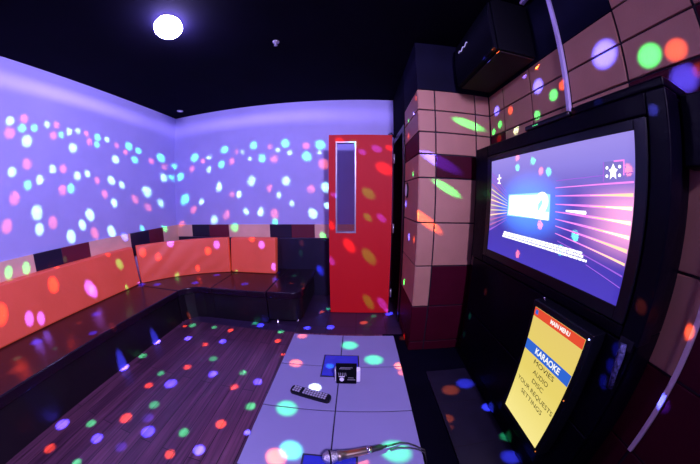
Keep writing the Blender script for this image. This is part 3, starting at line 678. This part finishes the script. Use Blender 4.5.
# the party lamp's coloured beams: direction target, colour key, cone (deg), power
SRC = Vector((DX, DY, ZC-.140))
BC = {'w': (.50, 1, .75), 'c': (.10, 1, .75), 'g': (.04, 1, .20), 'G': (.04, 1, .20), 'r': (1, .16, .03), 'R': (1, .17, .02), 'b': (.06, .09, 1), 'B': (.10, .10, 1), 'y': (.0, 1, .0), 'W': (.8, 1, .9)}
def beams(dots):
    for x, y, z, cl, cone, pw in dots:
        l = bpy.data.lights.new('beam', 'SPOT'); l.color = BC[cl]; l.energy = pw; l.spot_size = math.radians(cone); l.spot_blend = .8; l.shadow_soft_size = .004
        o = bpy.data.objects.new('beam', l); COL.objects.link(o); o.parent = dm
        o.location = SRC - Vector((DX, DY, ZC))
        o.rotation_euler = (Vector((x, y, z))-SRC).to_track_quat('-Z', 'Y').to_euler()
BEAM_GAIN = 60
DOTS = [
    (-2.747, 0.775, 2.099, 'w', 3.24, 4.22), (-2.747, 0.897, 2.135, 'r', 3.74, 2.35), (-2.747, 0.779, 2.0, 'r', 4.22, 2.65), (-2.747, 0.888, 2.054, 'c', 3.29, 4.09),
    (-2.747, 1.001, 2.07, 'c', 3.01, 3.92), (-2.747, 0.939, 1.949, 'w', 4.32, 4.27), (-2.747, 1.122, 2.121, 'w', 2.74, 3.74), (-2.747, 1.219, 2.131, 'r', 3.21, 2.22),
    (-2.747, 1.193, 2.026, 'r', 3.5, 2.34), (-2.747, 1.276, 2.044, 'c', 2.78, 3.88), (-2.747, 1.358, 2.09, 'w', 3.26, 3.84), (-2.747, 1.457, 2.113, 'w', 2.49, 3.9),
    (-2.747, 1.557, 2.1, 'r', 2.92, 2.45), (-2.747, 1.41, 1.932, 'w', 3.96, 4.26), (-2.747, 1.601, 2.018, 'r', 3.29, 2.6), (-2.747, 1.699, 2.083, 'c', 3.36, 4.43),
    (-2.747, 1.695, 2.003, 'c', 2.89, 4.59), (-2.747, 0.812, 1.682, 'w', 2.91, 5.44), (-2.747, 0.949, 1.752, 'r', 3.74, 2.94), (-2.747, 0.95, 1.574, 'c', 2.89, 5.7),
    (-2.747, 1.067, 1.618, 'w', 3.03, 5.36), (-2.747, 1.195, 1.716, 'w', 2.86, 4.88), (-2.747, 1.307, 1.725, 'r', 3.31, 2.92), (-2.747, 1.462, 1.656, 'w', 3.32, 5.32),
    (-2.747, 1.581, 1.687, 'w', 2.64, 5.4), (-2.747, 1.7, 1.619, 'r', 2.62, 3.61), (-2.747, 1.295, 1.52, 'r', 3.44, 3.5), (-2.747, 1.387, 1.533, 'c', 3.16, 5.84),
    (-2.747, 0.826, 1.47, 'r', 3.63, 3.9), (-2.747, 0.737, 1.251, 'r', 3.32, 4.95), (-2.747, 1.021, 1.332, 'w', 3.95, 7.07), (-2.747, 1.028, 1.186, 'w', 2.91, 8.17),
    (-2.747, 1.168, 1.23, 'r', 3.36, 4.64), (-2.747, 1.588, 1.259, 'w', 3.66, 7.98), (-2.747, 1.484, 1.166, 'w', 2.87, 8.51), (-2.747, 1.342, 1.072, 'w', 3.32, 9.14),
    (-2.747, 1.622, 1.061, 'r', 3.15, 5.87), (-2.725, 0.678, 0.891, 'g', 2.22, 11.12), (-2.725, 0.839, 0.886, 'g', 2.28, 10.68), (-2.725, 1.23, 0.87, 'g', 1.39, 10.42),
    (-2.65, 1.1, 0.835, 'r', 1.34, 9.49), (-2.617, 1.012, 0.699, 'R', 3.03, 19.97), (-2.602, 1.364, 0.556, 'b', 3.16, 97.27), (-2.747, 1.822, 2.079, 'w', 2.52, 4.8),
    (-2.747, 1.96, 2.03, 'r', 2.49, 3.26), (-2.747, 2.143, 2.048, 'c', 3.7, 6.29), (-2.747, 2.298, 2.008, 'c', 2.83, 7.34), (-2.747, 2.097, 1.968, 'r', 2.44, 3.75),
    (-2.747, 1.949, 1.865, 'w', 3.61, 5.88), (-2.747, 2.239, 1.89, 'c', 3.18, 7.34), (-2.747, 2.524, 1.904, 'r', 2.72, 5.68), (-2.747, 2.709, 1.967, 'c', 3.85, 11.04),
    (-2.747, 2.78, 1.847, 'r', 2.63, 7.39), (-2.743, 2.996, 1.869, 'c', 2.58, 12.17), (-2.747, 2.751, 1.691, 'w', 3.31, 12.8), (-2.747, 2.935, 1.696, 'c', 2.53, 15.09),
    (-2.63, 2.996, 1.707, 'c', 3.29, 11.87), (-2.747, 1.889, 1.622, 'w', 3.4, 6.66), (-2.747, 2.035, 1.574, 'w', 2.61, 7.61), (-2.747, 1.793, 1.47, 'r', 2.88, 4.28),
    (-2.747, 1.913, 1.366, 'w', 2.82, 8.33), (-2.747, 2.437, 1.49, 'w', 3.98, 10.91), (-2.747, 2.23, 1.4, 'r', 2.86, 5.95), (-2.747, 2.438, 1.285, 'r', 2.77, 7.51),
    (-2.747, 2.683, 1.329, 'w', 2.77, 14.67), (-2.551, 2.996, 1.364, 'c', 3.83, 13.27), (-2.747, 1.843, 1.048, 'w', 3.21, 10.72), (-2.747, 2.313, 1.014, 'c', 1.95, 14.13),
    (-2.725, 2.001, 0.967, 'b', 2.55, 41.7), (-2.725, 2.696, 0.971, 'g', 2.26, 17.52), (-2.642, 2.996, 0.991, 'r', 2.27, 10.46), (-2.635, 1.678, 0.829, 'r', 1.79, 7.8),
    (-2.615, 1.796, 0.688, 'g', 2.63, 23.46), (-2.571, 2.125, 0.75, 'r', 2.45, 11.32), (-2.451, 2.26, 0.665, 'r', 2.12, 12.16), (-2.345, 2.398, 0.818, 'b', 2.55, 77.25),
    (-2.598, 1.396, 0.514, 'b', 2.62, 101.69), (-2.55, 2.007, 0.38, 'b', 2.48, 176.21), (-2.345, 2.072, 0.38, 'b', 2.49, 161.72), (-2.293, 2.386, 0.391, 'g', 1.72, 30.29),
    (-2.587, 1.814, 0.402, 'g', 1.36, 30.76), (-2.352, 2.996, 1.967, 'c', 3.9, 8.84), (-2.401, 2.996, 1.809, 'r', 2.66, 5.81), (-2.203, 2.996, 1.907, 'r', 2.35, 4.91),
    (-2.089, 2.996, 1.949, 'w', 2.39, 7.52), (-2.093, 2.996, 1.779, 'w', 2.71, 8.11), (-1.885, 2.996, 1.83, 'c', 3.55, 7.12), (-1.837, 2.996, 2.034, 'c', 4.08, 6.4),
    (-1.648, 2.996, 1.987, 'r', 2.44, 3.64), (-1.554, 2.996, 1.98, 'w', 2.02, 5.93), (-1.722, 2.996, 1.865, 'r', 3.18, 3.94), (-1.446, 2.996, 1.884, 'w', 1.98, 6.08),
    (-1.387, 2.996, 2.057, 'c', 4.07, 5.61), (-1.262, 2.996, 1.875, 'c', 3.89, 6.04), (-1.151, 2.996, 2.017, 'r', 2.76, 3.43), (-1.093, 2.996, 1.851, 'r', 4.18, 3.72),
    (-1.936, 2.996, 1.518, 'w', 3.7, 8.67), (-1.423, 2.996, 1.572, 'w', 4.07, 7.28), (-1.727, 2.996, 1.395, 'r', 2.52, 5.24), (-1.615, 2.996, 1.394, 'w', 2.51, 8.5),
    (-1.164, 2.996, 1.467, 'r', 2.81, 4.68), (-2.246, 2.996, 1.315, 'w', 2.46, 11.45), (-2.402, 2.996, 1.204, 'r', 2.73, 8.01), (-2.036, 2.996, 1.052, 'w', 3.0, 12.47),
    (-1.825, 2.996, 1.115, 'r', 3.38, 6.63), (-1.518, 2.996, 1.163, 'w', 2.36, 9.94), (-1.292, 2.996, 1.157, 'w', 3.31, 9.82), (-1.684, 2.974, 0.956, 'g', 3.25, 11.22),
    (-1.039, 2.996, 1.97, 'w', 2.31, 5.93), (-0.938, 2.996, 2.053, 'c', 4.23, 5.89), (-0.878, 2.996, 1.924, 'w', 2.23, 6.32), (-0.659, 2.996, 2.009, 'r', 3.25, 4.01),
    (-0.648, 2.996, 1.869, 'c', 4.22, 7.11), (-0.473, 2.996, 2.016, 'c', 4.16, 7.38), (-0.487, 2.996, 1.915, 'w', 2.05, 7.59), (-0.428, 2.996, 1.764, 'r', 4.27, 5.04),
    (-0.927, 2.996, 1.556, 'w', 3.82, 7.65), (-0.593, 2.996, 1.446, 'r', 2.87, 5.55), (-0.395, 2.996, 1.461, 'w', 3.69, 10.08), (-1.031, 2.996, 1.372, 'w', 2.37, 8.51),
    (-0.855, 2.996, 1.258, 'w', 2.24, 9.61), (-1.098, 2.996, 1.122, 'r', 3.53, 6.13), (-1.094, 2.996, 1.012, 'g', 2.5, 11.16), (-0.577, 2.996, 1.127, 'w', 3.26, 11.61),
    (-0.391, 2.996, 1.23, 'w', 2.05, 11.7), (-0.44, 2.974, 0.833, 'g', 2.18, 14.16), (-0.182, 2.475, 1.933, 'R', 2.93, 7.39), (-0.039, 2.469, 1.912, 'y', 2.76, 6.77),
    (0.052, 2.475, 1.814, 'b', 2.04, 42.59), (0.207, 2.475, 1.85, 'b', 2.51, 49.27), (0.343, 2.475, 1.86, 'R', 1.87, 13.38), (0.286, 2.475, 1.64, 'R', 3.91, 13.96),
    (0.122, 2.475, 1.376, 'y', 3.1, 29.74), (-0.244, 2.475, 1.36, 'b', 1.72, 44.29), (0.116, 2.475, 1.12, 'y', 1.96, 35.6), (0.262, 2.475, 1.115, 'b', 1.89, 80.12),
    (-0.272, 2.475, 1.032, 'R', 2.11, 13.69), (-0.083, 2.475, 0.815, 'R', 2.88, 18.71), (0.136, 2.475, 0.691, 'y', 2.91, 50.28), (0.141, 2.475, 0.149, 'y', 2.07, 76.92),
    (0.304, 2.475, 0.122, 'b', 1.82, 169.85), (-0.277, 2.475, 0.637, 'b', 1.69, 83.19), (-0.483, 2.974, 0.36, 'b', 2.26, 72.12), (-0.34, 2.571, 0.0, 'g', 1.49, 85.68),
    (-0.416, 2.49, -0.0, 'r', 1.73, 80.61), (0.877, 1.756, 1.934, 'g', 2.05, 94.89), (0.636, 1.756, 1.614, 'b', 2.85, 220.18), (0.688, 1.756, 1.416, 'g', 1.93, 95.69),
    (0.526, 1.756, 1.165, 'R', 2.28, 72.9), (0.467, 1.808, 2.131, 'r', 1.49, 7.75), (0.467, 2.102, 2.039, 'g', 1.31, 21.09), (0.471, 1.904, 2.026, 'b', 1.25, 179.49),
    (0.467, 2.112, 1.899, 'r', 1.79, 10.05), (0.467, 1.94, 1.533, 'g', 1.35, 24.51), (0.467, 2.204, 1.279, 'b', 1.61, 87.46), (0.467, 2.031, 0.986, 'b', 1.45, 98.88),
    (0.467, 1.845, 0.997, 'r', 1.36, 15.58), (0.467, 2.145, 0.518, 'g', 1.2, 55.74), (1.078, 1.65, 2.032, 'b', 2.06, 73.53), (1.078, 1.614, 1.912, 'g', 1.55, 28.47),
    (1.078, 1.707, 1.877, 'g', 1.36, 29.36), (1.078, 1.473, 1.978, 'r', 1.7, 12.29), (1.078, 1.17, 2.035, 'b', 2.62, 69.78), (1.078, 1.051, 1.935, 'g', 1.89, 27.25),
    (1.078, 0.973, 1.964, 'r', 1.66, 12.26), (1.078, 1.203, 1.86, 'g', 1.64, 27.7), (1.078, 1.42, 1.821, 'w', 1.61, 28.38), (1.078, 0.694, 2.011, 'b', 3.72, 74.85),
    (0.893, 0.635, 1.72, 'b', 1.27, 7.36), (1.078, 1.634, 1.804, 'r', 1.75, 13.29), (1.078, 0.488, 1.915, 'g', 2.61, 30.85), (1.078, 0.38, 1.895, 'r', 2.25, 14.49),
    (-1.872, 0.409, 0.0, 'b', 2.44, 219.53), (-1.678, 0.529, 0.0, 'g', 1.83, 56.32), (-1.768, 0.23, 0.0, 'r', 1.94, 63.62), (-1.531, 0.463, 0.0, 'b', 2.06, 202.73),
    (-1.508, 0.264, 0.0, 'g', 1.63, 60.42), (-1.945, 1.534, 0.002, 'b', 2.28, 560.86), (-1.9, 1.297, 0.0, 'g', 2.17, 53.62), (-1.945, 1.095, 0.003, 'b', 2.47, 547.92),
    (-1.552, 1.165, -0.0, 'g', 1.76, 49.76), (-1.549, 1.01, -0.0, 'r', 1.88, 50.16), (-1.386, 1.092, 0.0, 'b', 2.7, 176.93), (-1.38, 1.309, -0.0, 'r', 2.0, 49.14),
    (-1.364, 0.865, 0.0, 'g', 2.1, 50.32), (-1.856, 1.893, -0.0, 'r', 1.35, 58.87), (-1.659, 1.694, 0.0, 'b', 2.04, 192.82), (-1.998, 1.157, 0.38, 'r', 1.29, 30.99),
    (-2.023, 0.982, 0.38, 'b', 2.21, 114.36), (-2.341, 1.229, 0.38, 'b', 2.71, 132.91), (-1.473, 0.684, 0.0, 'r', 2.38, 52.55), (-1.244, 0.66, 0.0, 'b', 2.39, 188.8),
    (-1.009, 0.577, 0.0, 'r', 1.68, 54.56), (-1.016, 0.742, 0.0, 'g', 1.81, 52.31), (-1.329, 0.492, 0.0, 'B', 1.96, 16.52), (-1.322, 0.751, 0.0, 'B', 2.17, 15.4),
    (-1.918, 2.062, 0.033, 'r', 1.02, 106.77), (-1.781, 1.935, -0.0, 'g', 2.17, 58.62), (-1.511, 1.963, 0.0, 'g', 1.58, 56.68), (-1.3, 1.947, -0.0, 'r', 1.79, 55.74),
    (-1.098, 2.136, 0.0, 'g', 1.8, 60.22), (-1.019, 2.106, 0.0, 'b', 2.02, 215.93), (-0.761, 2.015, 0.0, 'g', 1.67, 60.58), (-0.742, 1.854, 0.0, 'r', 1.6, 57.8),
    (-1.42, 1.649, -0.0, 'r', 1.71, 51.55), (-1.275, 1.741, 0.0, 'b', 1.95, 188.79), (-1.222, 1.475, 0.0, 'g', 2.03, 49.84), (-1.117, 1.294, 0.0, 'b', 2.09, 177.59),
    (-0.884, 1.369, 0.0, 'g', 1.62, 51.17), (-0.884, 1.204, 0.0, 'r', 1.72, 50.83), (-0.725, 1.297, 0.0, 'b', 1.72, 190.13), (-0.69, 1.06, -0.0, 'g', 1.89, 53.43),
    (-0.634, 1.659, -0.0, 'r', 1.06, 56.7), (-0.819, 0.873, 0.0, 'r', 1.81, 52.82), (-0.859, 0.662, 0.0, 'b', 1.82, 196.72), (-0.629, 0.855, 0.0, 'b', 1.08, 200.29),
    (-0.506, 2.122, 0.0, 'b', 1.63, 242.55), (-0.268, 2.155, 0.0, 'b', 1.81, 266.51), (0.082, 2.261, -0.0, 'r', 1.76, 88.92), (0.202, 2.412, -0.0, 'G', 1.34, 34.7),
    (0.385, 2.465, -0.0, 'b', 1.54, 396.33), (-0.349, 1.301, 0.45, 'r', 1.87, 17.56), (-0.325, 1.031, 0.45, 'R', 1.99, 30.43), (-0.038, 1.221, 0.45, 'g', 2.47, 21.22),
    (0.101, 1.084, 0.45, 'g', 2.39, 23.39), (-0.136, 1.018, 0.455, 'c', 1.15, 18.78), (-0.192, 0.861, 0.45, 'W', 1.53, 49.62), (0.241, 0.97, 0.45, 'r', 1.02, 26.05),
    (-0.295, 0.719, 0.45, 'g', 2.54, 19.31), (-0.276, 0.481, 0.45, 'R', 1.98, 35.87), (-0.229, 0.519, 0.45, 'c', 2.26, 21.35), (0.151, 0.53, 0.45, 'g', 2.45, 26.83),
    (0.026, 0.493, 0.45, 'r', 1.21, 25.07), (0.679, 1.232, 0.016, 'R', 2.21, 68.91), (0.812, 1.28, 0.016, 'b', 2.24, 131.75), (0.573, 0.989, 0.016, 'R', 1.6, 65.13),
    (0.899, 1.027, -0.0, 'b', 1.49, 419.9), (0.904, 0.78, 0.0, 'g', 1.34, 119.33), (0.848, 0.647, 0.016, 'b', 1.84, 140.42), (0.897, 1.403, 0.707, 'r', 1.02, 81.71),
    (0.897, 1.566, 0.435, 'g', 1.03, 99.76), (0.897, 1.607, 0.243, 'G', 1.04, 39.94), (0.465, 1.959, -0.0, 'r', 1.55, 98.49), (-1.894, 2.245, 0.38, 'b', 2.5, 145.69),
    (-1.785, 2.565, 0.38, 'b', 2.22, 170.71), (-1.58, 2.706, 0.38, 'g', 1.58, 50.1), (-1.405, 2.395, 0.38, 'r', 1.52, 40.25), (-1.265, 2.331, 0.38, 'b', 2.37, 138.9),
    (-1.347, 2.647, 0.38, 'r', 1.23, 47.24), (-0.957, 2.521, 0.38, 'b', 1.74, 160.49), (-1.935, 2.639, 0.676, 'R', 2.15, 20.5), (-1.828, 2.696, 0.751, 'b', 2.5, 81.67),
    (-1.341, 2.776, 0.822, 'R', 2.16, 15.58), (-1.208, 2.764, 0.749, 'b', 2.38, 81.76), (-1.042, 2.728, 0.476, 'b', 1.91, 104.31), (-2.068, 2.553, 0.462, 'r', 1.46, 15.84),
    (-0.731, 2.974, 0.739, 'r', 1.68, 13.87), (-0.503, 2.974, 0.383, 'b', 1.77, 70.49), (-0.745, 2.974, 0.6, 'G', 1.64, 5.41), (-0.769, 2.687, 0.38, 'g', 1.72, 51.47),
    (-0.737, 2.419, 0.38, 'r', 1.38, 43.89), (-0.603, 2.395, 0.38, 'r', 1.07, 45.03), (-2.597, 0.71, 0.507, 'b', 2.23, 107.93), (-2.594, 0.808, 0.468, 'b', 2.03, 109.58),
    (-2.387, 0.644, 0.38, 'b', 2.8, 147.99), (-2.609, 0.502, 0.623, 'R', 3.09, 24.4), (-2.283, 0.43, 0.38, 'g', 1.76, 41.79), (-2.126, 0.361, 0.38, 'r', 2.93, 39.93),
    (-2.114, 0.678, 0.38, 'g', 1.35, 35.36), (-1.946, 1.122, 0.38, 'r', 1.78, 30.34), (-2.34, 1.036, 0.38, 'r', 1.55, 37.17), (0.886, 1.16, 1.52, 'c', 1.02, 55.24),
    (0.886, 1.16, 1.575, 'r', 1.02, 53.76), (0.886, 0.972, 1.486, 'r', 1.02, 56.97), (0.886, 0.919, 1.479, 'c', 1.02, 57.59), (0.886, 1.109, 1.048, 'r', 1.02, 72.68),
    (0.887, 0.404, 1.041, 'r', 1.02, 83.4), (0.887, 1.514, 1.375, 'g', 1.02, 61.19), (0.886, 0.738, 1.209, 'c', 1.02, 69.05), (0.897, 0.439, 0.798, 'b', 1.02, 102.23),
    (0.897, 0.441, 0.863, 'b', 1.02, 98.16), (0.897, 0.439, 0.727, 'b', 1.02, 106.84), (0.776, 1.173, 2.212, 'G', 1.16, 1.75), (0.827, 1.161, 2.196, 'r', 1.02, 145.28),
    (0.817, 1.274, 2.196, 'B', 1.38, 43.21), (0.887, 0.421, 1.638, 'B', 1.02, 18.36), (0.886, 0.522, 1.46, 'r', 1.02, 63.94), (1.078, 0.373, 1.788, 'b', 2.71, 87.88),
    (1.078, 0.314, 1.799, 'r', 1.33, 15.26), (0.894, 0.768, 1.711, 'r', 1.02, 7.52), (0.886, 0.958, 1.227, 'r', 1.02, 65.91), (0.886, 1.031, 1.541, 'g', 1.02, 55.06),
    (0.886, 0.811, 1.136, 'c', 1.02, 71.1), (1.078, 0.281, 0.968, 'r', 1.14, 21.95), (1.06, 0.262, 0.709, 'b', 1.09, 67.28),
]
beams([(x, y, z, c, a, p*BEAM_GAIN) for x, y, z, c, a, p in DOTS])


# ------------------------------------------------------------ camera (fisheye lens)
cam = bpy.data.cameras.new('camera'); co = bpy.data.objects.new('camera', cam); COL.objects.link(co)
co.matrix_world = Matrix(((0.999556, -0.005683, 0.029251, 0), (0.029768, 0.146820, -0.988715, 0), (0.001324, 0.989147, 0.146924, 1.3296), (0, 0, 0, 1)))
cam.type = 'PANO'; cam.sensor_width = 36; cam.sensor_fit = 'HORIZONTAL'; cam.clip_start = .01; cam.clip_end = 100
cam.panorama_type = 'FISHEYE_LENS_POLYNOMIAL'; cam.fisheye_fov = PI*1.2
cam.fisheye_polynomial_k0, cam.fisheye_polynomial_k1, cam.fisheye_polynomial_k2, cam.fisheye_polynomial_k3, cam.fisheye_polynomial_k4 = (0.0005773126689956468, -0.08432904791117654, 0.00019693439120568873, 4.2360181739554796e-05, -8.742377609338714e-07)
S.camera = co
S.view_settings.view_transform = 'Standard'
S.view_settings.look = 'None'
S.cycles.use_light_tree = True
S.cycles.max_bounces = 6; S.cycles.diffuse_bounces = 3; S.cycles.glossy_bounces = 3
S.cycles.sample_clamp_indirect = 3
S.cycles.caustics_reflective = False; S.cycles.caustics_refractive = False
S.cycles.use_denoising = True
